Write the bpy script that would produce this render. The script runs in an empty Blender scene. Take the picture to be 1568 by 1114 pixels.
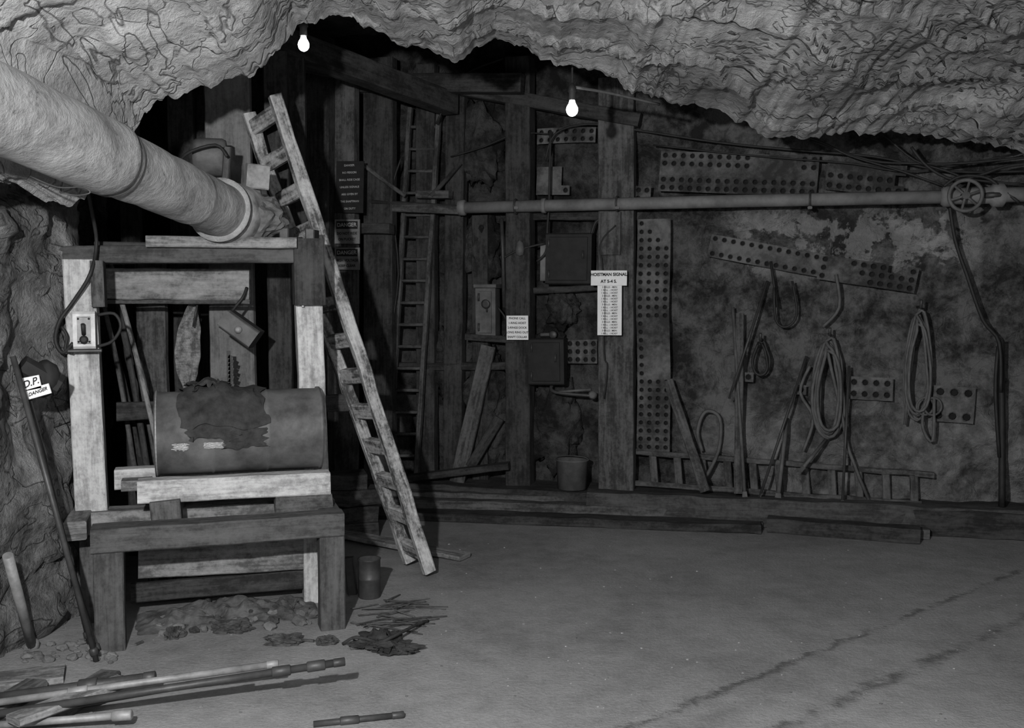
import bpy, bmesh, math, random
from mathutils import Vector, noise, Matrix
random.seed(7)
sc=bpy.context.scene
sc.view_settings.view_transform='Standard'
# ---------------------------------------------------------------- survey helpers
FP=1524.0; CU=784.0; CV=557.0; TH=math.atan(97/1524.0); CAM=Vector((0,0,1.6))
def ray(u,v):
    a=(u-CU)/FP; b=(CV-v)/FP; c,s=math.cos(TH),math.sin(TH)
    return Vector((a,c+b*s,-s+b*c))
def W(u,v,y):
    d=ray(u,v); return CAM+d*(y/d.y)
def F(u,v,z=0.0):
    d=ray(u,v); return CAM+d*((z-1.6)/d.z)
def K(u,v,off=0.0):
    d=ray(u,v); return CAM+d*((7.87-off*1.041)/(d.y+0.29*d.x))
WR=Vector((0.9604,-0.2785,0)); WN=Vector((-0.2785,-0.9604,0)); UP=Vector((0,0,1))
E1=Vector((0.953,0.302,0)); E2=Vector((-0.302,0.953,0)); BO=Vector((-1.86,4.47,0))
def B(s,t,z): return BO+E1*s+E2*t+Vector((0,0,z))
# ---------------------------------------------------------------- materials
def newmat(name):
    m=bpy.data.materials.new(name); m.use_nodes=True
    nt=m.node_tree; b=nt.nodes['Principled BSDF']; b.inputs['Specular IOR Level'].default_value=0.25; return m,nt,b
def N(nt,t,**k):
    n=nt.nodes.new(t)
    for a,v in k.items(): setattr(n,a,v)
    return n
def ramp(nt,src,stops):
    r=N(nt,'ShaderNodeValToRGB'); e=r.color_ramp.elements
    while len(e)<len(stops): e.new(0.5)
    for i,(p,c) in enumerate(stops):
        e[i].position=p; e[i].color=(c,c,c,1)
    nt.links.new(src,r.inputs[0]); return r
def math_(nt,op,a,b=None):
    n=N(nt,'ShaderNodeMath',operation=op)
    for i,x in enumerate((a,b)):
        if x is None: continue
        if isinstance(x,(int,float)): n.inputs[i].default_value=x
        else: nt.links.new(x,n.inputs[i])
    return n.outputs[0]
def bump(nt,b,h,strength,dist):
    n=N(nt,'ShaderNodeBump'); n.inputs['Strength'].default_value=strength; n.inputs['Distance'].default_value=dist
    nt.links.new(h,n.inputs['Height']); nt.links.new(n.outputs[0],b.inputs['Normal'])
def noiseN(nt,vec,scale,detail=6,rough=0.6,dist=0.0):
    n=N(nt,'ShaderNodeTexNoise'); n.inputs['Scale'].default_value=scale; n.inputs['Detail'].default_value=detail
    n.inputs['Roughness'].default_value=rough; n.inputs['Distortion'].default_value=dist
    nt.links.new(vec,n.inputs['Vector']); return n.outputs['Fac']
def wood(name,lo,hi,bs=0.6):
    m,nt,b=newmat(name); tc=N(nt,'ShaderNodeTexCoord')
    mp=N(nt,'ShaderNodeMapping'); mp.inputs['Scale'].default_value=(1.6,30,1); nt.links.new(tc.outputs['UV'],mp.inputs[0])
    g=noiseN(nt,mp.outputs[0],1.5,6,0.65,0.6)
    mp2=N(nt,'ShaderNodeMapping'); mp2.inputs['Scale'].default_value=(2.0,4,1); nt.links.new(tc.outputs['UV'],mp2.inputs[0])
    s=noiseN(nt,mp2.outputs[0],1.8,6,0.7)
    s2=noiseN(nt,tc.outputs['UV'],38,3,0.7)
    k=math_(nt,'ADD',math_(nt,'MULTIPLY',g,0.28),math_(nt,'ADD',math_(nt,'MULTIPLY',s,0.52),math_(nt,'MULTIPLY',s2,0.20)))
    r=ramp(nt,k,[(0.37,lo*0.7),(0.45,lo*1.2),(0.52,(lo+hi)/2*1.1),(0.6,hi)])
    nt.links.new(r.outputs[0],b.inputs['Base Color']); b.inputs['Roughness'].default_value=0.9
    bump(nt,b,k,bs,0.02); return m
def plain(name,c,rough=0.6,metal=0.0,var=0.35,sc_=14,bs=0.2):
    m,nt,b=newmat(name); tc=N(nt,'ShaderNodeTexCoord')
    n=noiseN(nt,tc.outputs['Object'],sc_,6,0.65)
    r=ramp(nt,n,[(0.3,c*(1-var)),(0.7,c*(1+var))]); nt.links.new(r.outputs[0],b.inputs['Base Color'])
    b.inputs['Roughness'].default_value=rough; b.inputs['Metallic'].default_value=metal
    bump(nt,b,n,bs,0.01); return m
WOOD_L=wood('timber_pale',0.20,0.50); WOOD_M=wood('timber_mid',0.07,0.25); WOOD_D=wood('timber_dark',0.03,0.11)
WOOD_B=wood('timber_darkest',0.015,0.055); WOOD_G=wood('timber_grey',0.08,0.17); WOOD_R=wood('timber_ladder_muddy',0.05,0.42)  # WOOD_B is the darkest timber tone
WOOD_BF=wood('timber_bench_grimy',0.03,0.085)
STEEL=plain('steel_dark',0.05,0.5,0.3); STEEL_L=plain('steel_worn',0.20,0.55,0.2); BLACK=plain('black_rubber',0.02,0.6)
RUBBER=plain('hose_rubber',0.085,0.7); DARKHOLE=plain('hole_shade',0.012,0.95)
PAPER=plain('paper_white',0.72,0.8,0,0.06); INK=plain('ink_black',0.02,0.8)
SIGNBLK=plain('sign_black',0.014,0.7); WHITEINK=plain('sign_lettering',0.3,0.8); SIGNGR=plain('sign_faded',0.17,0.8,0,0.3); ALU=plain('painted_white_metal',0.45,0.5,0,0.3)
DRUM=plain('drum_paint',0.09,0.6,0.05,0.6,5); DRUML=plain('drum_rim_and_glint',0.24,0.5,0.2); CLOTH=plain('sacking_dark',0.03,0.95,0,0.5,20,0.8)
DEBRIS=plain('debris_dark',0.05,0.95,0,0.7,18,0.8); DIRT=plain('dirt_mound',0.08,0.95,0,0.7,10,1.0); ROCKP=plain('rock_chunk',0.11,0.95,0,0.5,9,1.0)
PIPEM=plain('pipe_paint',0.14,0.7,0,0.4,6); BOXM=plain('box_grey',0.085,0.6); FANM=plain('fan_casing',0.2,0.7,0.1,0.6,10,0.6)
IRON,nt,b=newmat('mat_iron'); tc=N(nt,'ShaderNodeTexCoord'); O=tc.outputs['Object']
k=math_(nt,'ADD',math_(nt,'MULTIPLY',noiseN(nt,O,2.2,5,0.6,0.3),0.6),math_(nt,'MULTIPLY',noiseN(nt,O,12,6,0.75),0.4))
nt.links.new(ramp(nt,k,[(0.42,0.03),(0.5,0.075),(0.58,0.13)]).outputs[0],b.inputs['Base Color']); b.inputs['Roughness'].default_value=0.9; bump(nt,b,k,0.8,0.03)
DUCT,nt,b=newmat('duct_dusty'); tc=N(nt,'ShaderNodeTexCoord'); O=tc.outputs['Object']
a1_=noiseN(nt,O,3.5,7,0.7,0.5); a2_=noiseN(nt,O,30,5,0.75); a3_=noiseN(nt,O,8,6,0.75,0.6)
k=math_(nt,'ADD',math_(nt,'MULTIPLY',a1_,0.45),math_(nt,'ADD',math_(nt,'MULTIPLY',a2_,0.2),math_(nt,'MULTIPLY',a3_,0.35)))
col=ramp(nt,k,[(0.38,0.10),(0.47,0.20),(0.58,0.30)]).outputs[0]
hol=ramp(nt,a3_,[(0.29,0.2),(0.35,1.0)]).outputs[0]
vm=N(nt,'ShaderNodeVectorMath',operation='MULTIPLY'); nt.links.new(col,vm.inputs[0]); nt.links.new(hol,vm.inputs[1]); nt.links.new(vm.outputs[0],b.inputs['Base Color'])
b.inputs['Roughness'].default_value=0.9; bump(nt,b,math_(nt,'ADD',k,math_(nt,'MULTIPLY',hol,0.15)),0.9,0.025)
def emis(name,s):
    m,nt,b=newmat(name); b.inputs['Emission Color'].default_value=(1,1,1,1); b.inputs['Emission Strength'].default_value=s; return m
BULB=emis('lit_bulb_glass',14)
def rockmat(name,lo,hi,patches=False,lath=False,crack=0.5,steep=0.1,bs=1.0,sc1=1.7,bd=0.08):
    m,nt,b=newmat(name); tc=N(nt,'ShaderNodeTexCoord'); O=tc.outputs['Object']
    n1=noiseN(nt,O,sc1,6,0.62,0.4); n2=noiseN(nt,O,14,6,0.75)
    c1=noiseN(nt,O,1.3,4,0.5,1.2)
    ln=math_(nt,'ABSOLUTE',math_(nt,'SUBTRACT',c1,0.5)); cr=ramp(nt,ln,[(0.0,0.0),(0.008,1.0)]).outputs[0]
    c2=noiseN(nt,O,3.1,3,0.5,1.0); ln2=math_(nt,'ABSOLUTE',math_(nt,'SUBTRACT',c2,0.47)); cr2=ramp(nt,ln2,[(0.0,0.2),(0.010,1.0)]).outputs[0]
    crk=math_(nt,'MULTIPLY',cr,cr2)
    k=math_(nt,'ADD',math_(nt,'MULTIPLY',n1,0.6),math_(nt,'MULTIPLY',n2,0.4))
    r=ramp(nt,k,[(0.5-steep,lo),(0.5,lo*0.55+hi*0.45),(0.5+steep,hi)])
    col=r.outputs[0]
    ck=math_(nt,'ADD',math_(nt,'MULTIPLY',crk,crack),1-crack)
    h=math_(nt,'ADD',k,math_(nt,'MULTIPLY',crk,0.10*crack*2))
    if lath:
        # expanded-metal lath pressing through the gunite (right-hand brow); UVs are metres
        mp=N(nt,'ShaderNodeMapping'); mp.inputs['Scale'].default_value=(12,17,1); nt.links.new(tc.outputs['UV'],mp.inputs[0])
        dn=N(nt,'ShaderNodeTexNoise'); dn.inputs['Scale'].default_value=1.3; dn.inputs['Detail'].default_value=3; nt.links.new(O,dn.inputs['Vector'])
        ad=N(nt,'ShaderNodeVectorMath',operation='MULTIPLY_ADD'); nt.links.new(dn.outputs['Color'],ad.inputs[0]); ad.inputs[1].default_value=(3,9,0); nt.links.new(mp.outputs[0],ad.inputs[2])
        s=N(nt,'ShaderNodeSeparateXYZ'); nt.links.new(ad.outputs[0],s.inputs[0])
        row=math_(nt,'FLOOR',s.outputs['Y']); xx=math_(nt,'ADD',s.outputs['X'],math_(nt,'MULTIPLY',row,0.5))
        fx=math_(nt,'SUBTRACT',math_(nt,'FRACT',xx),0.5); fy=math_(nt,'SUBTRACT',math_(nt,'FRACT',s.outputs['Y']),0.5)
        dd=math_(nt,'ADD',math_(nt,'MULTIPLY',math_(nt,'MULTIPLY',fx,fx),8.0),math_(nt,'MULTIPLY',math_(nt,'MULTIPLY',fy,fy),38.0))
        sx=N(nt,'ShaderNodeSeparateXYZ'); nt.links.new(O,sx.inputs[0])
        rt=N(nt,'ShaderNodeMapRange'); rt.inputs[1].default_value=-1.0; rt.inputs[2].default_value=-0.2; nt.links.new(sx.outputs['X'],rt.inputs[0])
        gate=math_(nt,'MULTIPLY',ramp(nt,noiseN(nt,O,1.5,4,0.65),[(0.50,0.0),(0.57,1.0)]).outputs[0],rt.outputs[0])
        slot=math_(nt,'MULTIPLY',ramp(nt,dd,[(0.5,1.0),(0.9,0.0)]).outputs[0],gate)
        cy=math_(nt,'MULTIPLY',s.outputs['Y'],0.16); fc=math_(nt,'ABSOLUTE',math_(nt,'SUBTRACT',math_(nt,'FRACT',cy),0.5))
        crease=math_(nt,'MULTIPLY',ramp(nt,fc,[(0.0,1.0),(0.022,0.0)]).outputs[0],math_(nt,'MULTIPLY',rt.outputs[0],ramp(nt,n1,[(0.45,0.2),(0.52,1.0)]).outputs[0]))
        mm=math_(nt,'MAXIMUM',slot,crease)
        sl=math_(nt,'SUBTRACT',1.0,math_(nt,'MULTIPLY',mm,0.68)); ck=math_(nt,'MULTIPLY',ck,sl); h=math_(nt,'SUBTRACT',h,math_(nt,'MULTIPLY',mm,0.25))
    vm=N(nt,'ShaderNodeVectorMath',operation='SCALE'); nt.links.new(col,vm.inputs[0]); nt.links.new(ck,vm.inputs['Scale']); col=vm.outputs[0]
    if patches:
        sp=N(nt,'ShaderNodeSeparateXYZ'); nt.links.new(O,sp.inputs[0])
        x,z=sp.outputs['X'],sp.outputs['Z']
        def band(v,a,b_,c,d):
            r1=N(nt,'ShaderNodeMapRange',interpolation_type='SMOOTHSTEP'); r1.inputs[1].default_value=a; r1.inputs[2].default_value=b_; nt.links.new(v,r1.inputs[0])
            r2=N(nt,'ShaderNodeMapRange',interpolation_type='SMOOTHSTEP'); r2.inputs[1].default_value=c; r2.inputs[2].default_value=d; r2.inputs[3].default_value=1; r2.inputs[4].default_value=0; nt.links.new(v,r2.inputs[0])
            return math_(nt,'MULTIPLY',r1.outputs[0],r2.outputs[0])
        pn=noiseN(nt,O,4.2,6,0.66,0.2)
        up=math_(nt,'MULTIPLY',band(x,1.2,1.9,3.0,3.5),band(z,1.7,1.9,2.15,2.35))
        lowb=math_(nt,'MULTIPLY',band(x,1.1,2.2,9,10),band(z,-1,0,0.5,1.2))
        t1=ramp(nt,math_(nt,'ADD',pn,math_(nt,'MULTIPLY',up,0.10)),[(0.56,0),(0.60,1)]).outputs[0]
        white=math_(nt,'MULTIPLY',math_(nt,'MULTIPLY',t1,up),0.14)
        t2=ramp(nt,noiseN(nt,O,2.3,6,0.65,0.3),[(0.42,0.15),(0.55,1)]).outputs[0]
        lw=math_(nt,'MULTIPLY',math_(nt,'MULTIPLY',lowb,t2),0.10)
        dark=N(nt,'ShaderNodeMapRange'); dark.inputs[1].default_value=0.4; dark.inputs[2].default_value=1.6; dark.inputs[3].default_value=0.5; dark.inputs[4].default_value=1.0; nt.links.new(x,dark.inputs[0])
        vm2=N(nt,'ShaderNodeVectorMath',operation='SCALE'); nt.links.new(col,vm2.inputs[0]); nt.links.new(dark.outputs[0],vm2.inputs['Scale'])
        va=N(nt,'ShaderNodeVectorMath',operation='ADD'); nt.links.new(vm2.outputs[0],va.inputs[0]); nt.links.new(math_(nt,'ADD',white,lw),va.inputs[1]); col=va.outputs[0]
    nt.links.new(col,b.inputs['Base Color']); b.inputs['Roughness'].default_value=0.95
    bump(nt,b,h,bs,bd); return m
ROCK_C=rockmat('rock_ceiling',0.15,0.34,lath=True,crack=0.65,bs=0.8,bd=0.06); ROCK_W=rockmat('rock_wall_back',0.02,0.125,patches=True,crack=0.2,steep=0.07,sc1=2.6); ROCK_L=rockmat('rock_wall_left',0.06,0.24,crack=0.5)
ROCK_D=rockmat('rock_dark',0.03,0.09)
# ---------------------------------------------------------------- mesh builder
class MB:
    def __init__(s,name):
        s.name=name; s.bm=bmesh.new(); s.uv=s.bm.loops.layers.uv.new('UVMap'); s.mats=[]
    def mi(s,m):
        if m not in s.mats: s.mats.append(m)
        return s.mats.index(m)
    def face(s,vs,m,uvs=None,smooth=False):
        try: f=s.bm.faces.new(vs)
        except ValueError: return None
        f.material_index=s.mi(m); f.smooth=smooth
        if uvs:
            for l,c in zip(f.loops,uvs): l[s.uv].uv=c
        return f
    def beam(s,p0,p1,w,h,mat,up=UP,jit=0.003,bev=0.006,w1=None,h1=None,capmat=None):
        p0,p1=Vector(p0),Vector(p1); d=p1-p0; L=d.length; d=d/L; up=Vector(up)
        if abs(d.dot(up))>0.95*up.length: up=Vector((0,1,0)) if abs(d.z)>0.9 else UP
        side=d.cross(up).normalized(); u2=side.cross(d).normalized()
        w1=w1 or w; h1=h1 or h; n=max(1,min(40,int(L/0.12))); rings=[]
        ou,ov=random.random()*20,random.random()*20; sd=Vector((random.random()*50,random.random()*50,0))
        for i in range(n+1):
            f=i/n; a=(w+(w1-w)*f)/2; c=(h+(h1-h)*f)/2; bv=min(bev,a*0.5,c*0.5)
            cs=[(-a+bv,-c),(a-bv,-c),(a,-c+bv),(a,c-bv),(a-bv,c),(-a+bv,c),(-a,c-bv),(-a,-c+bv)]
            ring=[]
            for (x,y) in cs:
                p=p0+d*(L*f)+side*x+u2*y
                if jit: p=p+Vector(noise.noise_vector(p*6+sd))*jit*1.6
                ring.append(s.bm.verts.new(p))
            rings.append((ring,cs))
        per=[0]
        cs=rings[0][1]
        for k in range(8):
            a_,b_=cs[k],cs[(k+1)%8]; per.append(per[-1]+math.hypot(a_[0]-b_[0],a_[1]-b_[1]))
        for i in range(n):
            r0,r1=rings[i][0],rings[i+1][0]; x0,x1=ou+L*i/n,ou+L*(i+1)/n
            for k in range(8):
                s.face([r0[k],r0[(k+1)%8],r1[(k+1)%8],r1[k]],mat,[(x0,ov+per[k]),(x0,ov+per[k+1]),(x1,ov+per[k+1]),(x1,ov+per[k])])
        cm=capmat or mat
        s.face(list(reversed(rings[0][0])),cm,[(ou+c[0]*.5,ov+c[1]) for c in reversed(cs)])
        s.face(rings[-1][0],cm,[(ou+c[0]*.5,ov+c[1]) for c in cs])
    def tube(s,pts,r,mat,segs=8,sm=True,r1=None,sub=4):
        P=[Vector(p) for p in pts]
        if sm and len(P)>2:
            Q=[]
            for i in range(len(P)-1):
                a,b,c,d=P[max(i-1,0)],P[i],P[i+1],P[min(i+2,len(P)-1)]
                for k in range(sub):
                    t=k/sub; Q.append(0.5*((2*b)+(c-a)*t+(2*a-5*b+4*c-d)*t*t+(3*b-a-3*c+d)*t**3))
            Q.append(P[-1]); P=Q
        t=(P[1]-P[0]).normalized(); ref=UP if abs(t.z)<0.9 else Vector((1,0,0))
        nrm=t.cross(ref).normalized(); rings=[]; L=0; ls=[]
        for i,p in enumerate(P):
            if i>0: L+=(P[i]-P[i-1]).length
            ls.append(L)
            tt=(P[min(i+1,len(P)-1)]-P[max(i-1,0)])
            if tt.length<1e-9: tt=t
            tt.normalize(); nrm=(nrm-tt*nrm.dot(tt))
            if nrm.length<1e-6: nrm=tt.orthogonal()
            nrm.normalize(); bn=tt.cross(nrm)
            rr=r if r1 is None else r+(r1-r)*i/(len(P)-1)
            rings.append([s.bm.verts.new(p+nrm*rr*math.cos(2*math.pi*k/segs)+bn*rr*math.sin(2*math.pi*k/segs)) for k in range(segs)])
        o=random.random()*20
        for i in range(len(P)-1):
            for k in range(segs):
                k2=(k+1)%segs; c=2*math.pi*r/segs
                s.face([rings[i][k],rings[i][k2],rings[i+1][k2],rings[i+1][k]],mat,[(o+ls[i],k*c),(o+ls[i],(k+1)*c),(o+ls[i+1],(k+1)*c),(o+ls[i+1],k*c)],True)
        s.face(list(reversed(rings[0])),mat); s.face(rings[-1],mat)
    def lathe(s,org,axis,prof,mat,segs=28,wob=0.0,smooth=True):
        ax=Vector(axis).normalized(); ref=UP if abs(ax.z)<0.9 else Vector((1,0,0)); a=ax.cross(ref).normalized(); b=ax.cross(a); org=Vector(org)
        rings=[]
        for (r,t) in prof:
            ring=[]
            for k in range(segs):
                an=2*math.pi*k/segs; p=org+ax*t+(a*math.cos(an)+b*math.sin(an))*r
                if wob: p=p+Vector(noise.noise_vector(p*5))*wob
                ring.append(s.bm.verts.new(p))
            rings.append(ring)
        for i in range(len(prof)-1):
            for k in range(segs):
                k2=(k+1)%segs
                s.face([rings[i][k],rings[i][k2],rings[i+1][k2],rings[i+1][k]],mat,[(prof[i][1],k*.03),(prof[i][1],k*.03+.03),(prof[i+1][1],k*.03+.03),(prof[i+1][1],k*.03)],smooth)
        if prof[0][0]>1e-4: s.face(list(reversed(rings[0])),mat)
        if prof[-1][0]>1e-4: s.face(rings[-1],mat)
    def torus(s,c,axis,R,r,mat,segs=28,ss=8):
        ax=Vector(axis).normalized(); a=ax.orthogonal().normalized(); b=ax.cross(a); c=Vector(c); rings=[]
        for i in range(segs):
            an=2*math.pi*i/segs; d=a*math.cos(an)+b*math.sin(an)
            rings.append([s.bm.verts.new(c+d*(R+r*math.cos(2*math.pi*k/ss))+ax*r*math.sin(2*math.pi*k/ss)) for k in range(ss)])
        for i in range(segs):
            for k in range(ss):
                s.face([rings[i][k],rings[(i+1)%segs][k],rings[(i+1)%segs][(k+1)%ss],rings[i][(k+1)%ss]],mat,None,True)
    def blob(s,c,rad,mat,amp=0.35,freq=1.6,sub=3,sm=False):
        r=bmesh.ops.create_icosphere(s.bm,subdivisions=sub,radius=1.0); sd=Vector((random.random()*90,random.random()*90,3)); c=Vector(c)
        for v in r['verts']:
            n=noise.fractal(v.co*freq+sd,0.8,2.0,4); q=v.co*(1+amp*n); v.co=c+Vector((q.x*rad[0],q.y*rad[1],q.z*rad[2]))
        m=s.mi(mat)
        for v in r['verts']:
            for f in v.link_faces: f.material_index=m; f.smooth=sm
    def grid(s,fn,nu,nv,mat,smooth=True,uvf=None):
        V=[[s.bm.verts.new(fn(i/nu,j/nv)) for j in range(nv+1)] for i in range(nu+1)]
        g=uvf or (lambda a,c,p:(a,c))
        UVs=[[g(i/nu,j/nv,V[i][j].co) for j in range(nv+1)] for i in range(nu+1)]
        for i in range(nu):
            for j in range(nv):
                s.face([V[i][j],V[i+1][j],V[i+1][j+1],V[i][j+1]],mat,[UVs[i][j],UVs[i+1][j],UVs[i+1][j+1],UVs[i][j+1]],smooth)
    def text(s,txt,org,right,up,size,mat,off=0.003,bold=0.0):
        cu=bpy.data.curves.new('t','FONT'); cu.body=txt; cu.size=size; cu.align_x='CENTER'; cu.align_y='CENTER'; cu.offset=bold
        o=bpy.data.objects.new('t',cu); sc.collection.objects.link(o); bpy.context.view_layer.update()
        me=bpy.data.meshes.new_from_object(o.evaluated_get(bpy.context.evaluated_depsgraph_get()))
        right=Vector(right).normalized(); up=Vector(up).normalized(); n=right.cross(up)
        vs=[s.bm.verts.new(Vector(org)+right*v.co.x+up*v.co.y+n*off) for v in me.vertices]
        for p in me.polygons: s.face([vs[i] for i in p.vertices],mat)
        bpy.data.objects.remove(o); bpy.data.curves.remove(cu); bpy.data.meshes.remove(me)
    def plate(s,p0,dx,dy,nx,ny,cell,r,mat,skip=()):
        dx,dy=Vector(dx).normalized(),Vector(dy).normalized(); n=dx.cross(dy).normalized()
        if n.dot(WN)<0: n=-n
        cx,cy=cell
        def bend(o): return o+n*(0.035*noise.noise(o*1.7))+dy*(0.02*noise.noise(o*1.3+Vector((9,2,4))))
        for i in range(nx):
            for j in range(ny):
                o=Vector(p0)+dx*(cx*(i+.5))+dy*(cy*(j+.5))
                if noise.noise(o*1.9+Vector((13,2,5)))>0.42: continue
                out=[(1,0),(1,1),(0,1),(-1,1),(-1,0),(-1,-1),(0,-1),(1,-1)]
                ov=[s.bm.verts.new(bend(o+dx*a*cx/2+dy*b*cy/2)) for a,b in out]
                if j in skip or noise.noise(o*2.3+Vector((3,7,1)))>0.28:
                    s.face(ov,mat); continue
                rm=[s.bm.verts.new(bend(o+(dx*math.cos(k*math.pi/4)+dy*math.sin(k*math.pi/4))*r*1.3)+n*0.005) for k in range(8)]
                hv=[s.bm.verts.new(bend(o+(dx*math.cos(k*math.pi/4)+dy*math.sin(k*math.pi/4))*r)-n*0.003) for k in range(8)]
                bk=[s.bm.verts.new(v.co-n*0.03) for v in hv]
                for k in range(8):
                    k2=(k+1)%8
                    s.face([ov[k],ov[k2],rm[k2],rm[k]],mat); s.face([rm[k],rm[k2],hv[k2],hv[k]],mat); s.face([hv[k],hv[k2],bk[k2],bk[k]],DARKHOLE)
                s.face(bk,DARKHOLE)  # dark lining and cap painted in for the shade inside each hole
    def done(s,recalc=True):
        if recalc: bmesh.ops.recalc_face_normals(s.bm,faces=s.bm.faces[:])
        me=bpy.data.meshes.new(s.name); s.bm.to_mesh(me); s.bm.free()
        for m in s.mats: me.materials.append(m)
        o=bpy.data.objects.new(s.name,me); sc.collection.objects.link(o); return o
def fr(p,o=4): return noise.fractal(p,0.9,2.0,o)
def facet(p,f,amp):
    """angular spalled-block relief: every voronoi cell is a tilted plane"""
    q=p*f+Vector(noise.noise_vector(p*2.2))*0.25
    ds,ps=noise.voronoi(q); h=Vector(noise.noise_vector(ps[0]*5.3+Vector((7,3,1))))
    return ((q-ps[0]).dot(h)*1.6+noise.noise(ps[0]*3.7+Vector((1,8,2)))*0.7)*amp
# ---------------------------------------------------------------- floor
fm,nt,b=newmat('floor_concrete'); tc=N(nt,'ShaderNodeTexCoord'); O=tc.outputs['Object']
n1=noiseN(nt,O,0.9,7,0.65,0.4); n2=noiseN(nt,O,55,4,0.75); n3=noiseN(nt,O,7,6,0.7)
k=math_(nt,'ADD',math_(nt,'MULTIPLY',n1,0.45),math_(nt,'ADD',math_(nt,'MULTIPLY',n3,0.3),math_(nt,'MULTIPLY',n2,0.25)))
base=ramp(nt,k,[(0.38,0.13),(0.5,0.205),(0.62,0.27)]).outputs[0]
sp=N(nt,'ShaderNodeSeparateXYZ'); nt.links.new(O,sp.inputs[0])
fac=None
for (a,c,w) in ((F(1010,1095),F(1545,880),0.03),(F(1240,1095),F(1560,950),0.045)):
    d=(c-a).normalized(); nx,ny=-d.y,d.x; cc=nx*a.x+ny*a.y
    q=math_(nt,'ADD',math_(nt,'MULTIPLY',sp.outputs['X'],nx),math_(nt,'MULTIPLY',sp.outputs['Y'],ny))
    q=math_(nt,'ADD',math_(nt,'SUBTRACT',q,cc),math_(nt,'MULTIPLY',math_(nt,'SUBTRACT',n3,0.5),0.18))
    q=math_(nt,'DIVIDE',math_(nt,'ABSOLUTE',q),w)
    g=ramp(nt,noiseN(nt,O,3.1,5,0.7),[(0.44,0.15),(0.54,1.0)]).outputs[0]
    q=math_(nt,'MULTIPLY',math_(nt,'SUBTRACT',1.0,math_(nt,'MINIMUM',q,1.0)),g)
    fac=q if fac is None else math_(nt,'MAXIMUM',fac,q)
ck=math_(nt,'SUBTRACT',1.0,math_(nt,'MULTIPLY',fac,0.55))
vm=N(nt,'ShaderNodeVectorMath',operation='SCALE'); nt.links.new(base,vm.inputs[0]); nt.links.new(ck,vm.inputs['Scale'])
nt.links.new(vm.outputs[0],b.inputs['Base Color']); b.inputs['Roughness'].default_value=0.85
bump(nt,b,math_(nt,'SUBTRACT',k,math_(nt,'MULTIPLY',fac,0.2)),0.7,0.03)
m=MB('floor')
m.grid(lambda a,c: Vector((-3.8+8.3*a,-2.2+11.8*c,0)),8,8,fm,False); m.done()
# ---------------------------------------------------------------- back wall
m=MB('wall_back')
def wb(a,c):
    x=-3.8+8.2*a; z=-0.05+3.95*c; p=Vector((x,7.87-0.29*x,z))
    amp=0.06 if x<0.9 else 0.10
    d=fr(p*1.7)*amp+fr(p*6)*0.025+facet(p,2.6,0.05)+noise.noise(p*14)*0.01
    if z>2.55 and x>0.8: d+=(z-2.55)*0.35
    return p+WN*(d-0.05)
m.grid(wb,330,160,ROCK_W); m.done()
plan=[(-2.6,-2.2),(-2.5,2),(-2.33,3.6),(-2.24,4.3),(-2.2,5.2),(-2.5,5.5),(-3.3,5.9),(-3.5,7),(-3.6,9.0)]
cum=[0]
for i in range(1,len(plan)): cum.append(cum[-1]+math.hypot(plan[i][0]-plan[i-1][0],plan[i][1]-plan[i-1][1]))
def planpt(t):
    t*=cum[-1]
    for i in range(1,len(plan)):
        if t<=cum[i]+1e-6:
            f=(t-cum[i-1])/(cum[i]-cum[i-1]); return Vector((plan[i-1][0]+(plan[i][0]-plan[i-1][0])*f,plan[i-1][1]+(plan[i][1]-plan[i-1][1])*f,0))
    return Vector((plan[-1][0],plan[-1][1],0))
m=MB('wall_left')
def wl(a,c):
    p=planpt(a); p.z=-0.05+3.9*c
    return p+Vector((1,0,0))*(fr(p*1.8)*0.07+fr(p*7)*0.022+facet(p,3.4,0.06)-0.03)
m.grid(wl,330,150,ROCK_L); m.done()
m=MB('wall_right'); m.grid(lambda a,c:(lambda p:p+Vector((fr(p*1.6)*0.12,0,0)))(Vector((4.25,-2.2+9.0*a,-0.05+3.9*c))),60,30,ROCK_D); m.done()
m=MB('wall_front'); m.grid(lambda a,c:(lambda p:p+Vector((0,fr(p*1.6)*0.12,0)))(Vector((-2.8+7.2*a,-2.15,-0.05+3.9*c))),60,30,ROCK_D); m.done()
# ---------------------------------------------------------------- ceiling (rock brow + higher chamber roof)
lip=[(-160,300,3.3),(-60,290,3.6),(20,285,3.9),(60,305,4.0),(100,318,4.1),(140,290,4.2),(185,235,4.3),(218,185,4.4),(240,158,4.4),(290,145,4.4),(345,122,4.45),(385,116,4.5),(405,98,4.5),(430,76,4.5),(455,46,4.6),(480,38,4.6),
(510,28,4.7),(535,26,4.7),(560,40,4.8),(600,62,4.85),(650,78,4.95),(700,93,5.0),(730,76,5.05),(765,63,5.1),(800,70,5.15),(830,92,5.2),(880,106,5.3),(930,110,5.35),(960,135,5.4),(1000,150,5.5),(1040,160,5.55),(1100,173,5.65),(1140,190,5.7),(1170,208,5.8),(1210,215,5.85),
(1260,208,5.9),(1300,203,5.95),(1350,202,6.0),(1410,208,6.05),(1480,215,6.1),(1568,228,6.2),(1700,240,6.2),(1900,250,6.2)]
LP=[W(*q) for q in lip]
def ip(x,xs,ys):
    if x<=xs[0]: return ys[0]
    for i in range(1,len(xs)):
        if x<=xs[i]: f=(x-xs[i-1])/(xs[i]-xs[i-1]); return ys[i-1]+(ys[i]-ys[i-1])*f
    return ys[-1]
NC=460; NR=190
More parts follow.
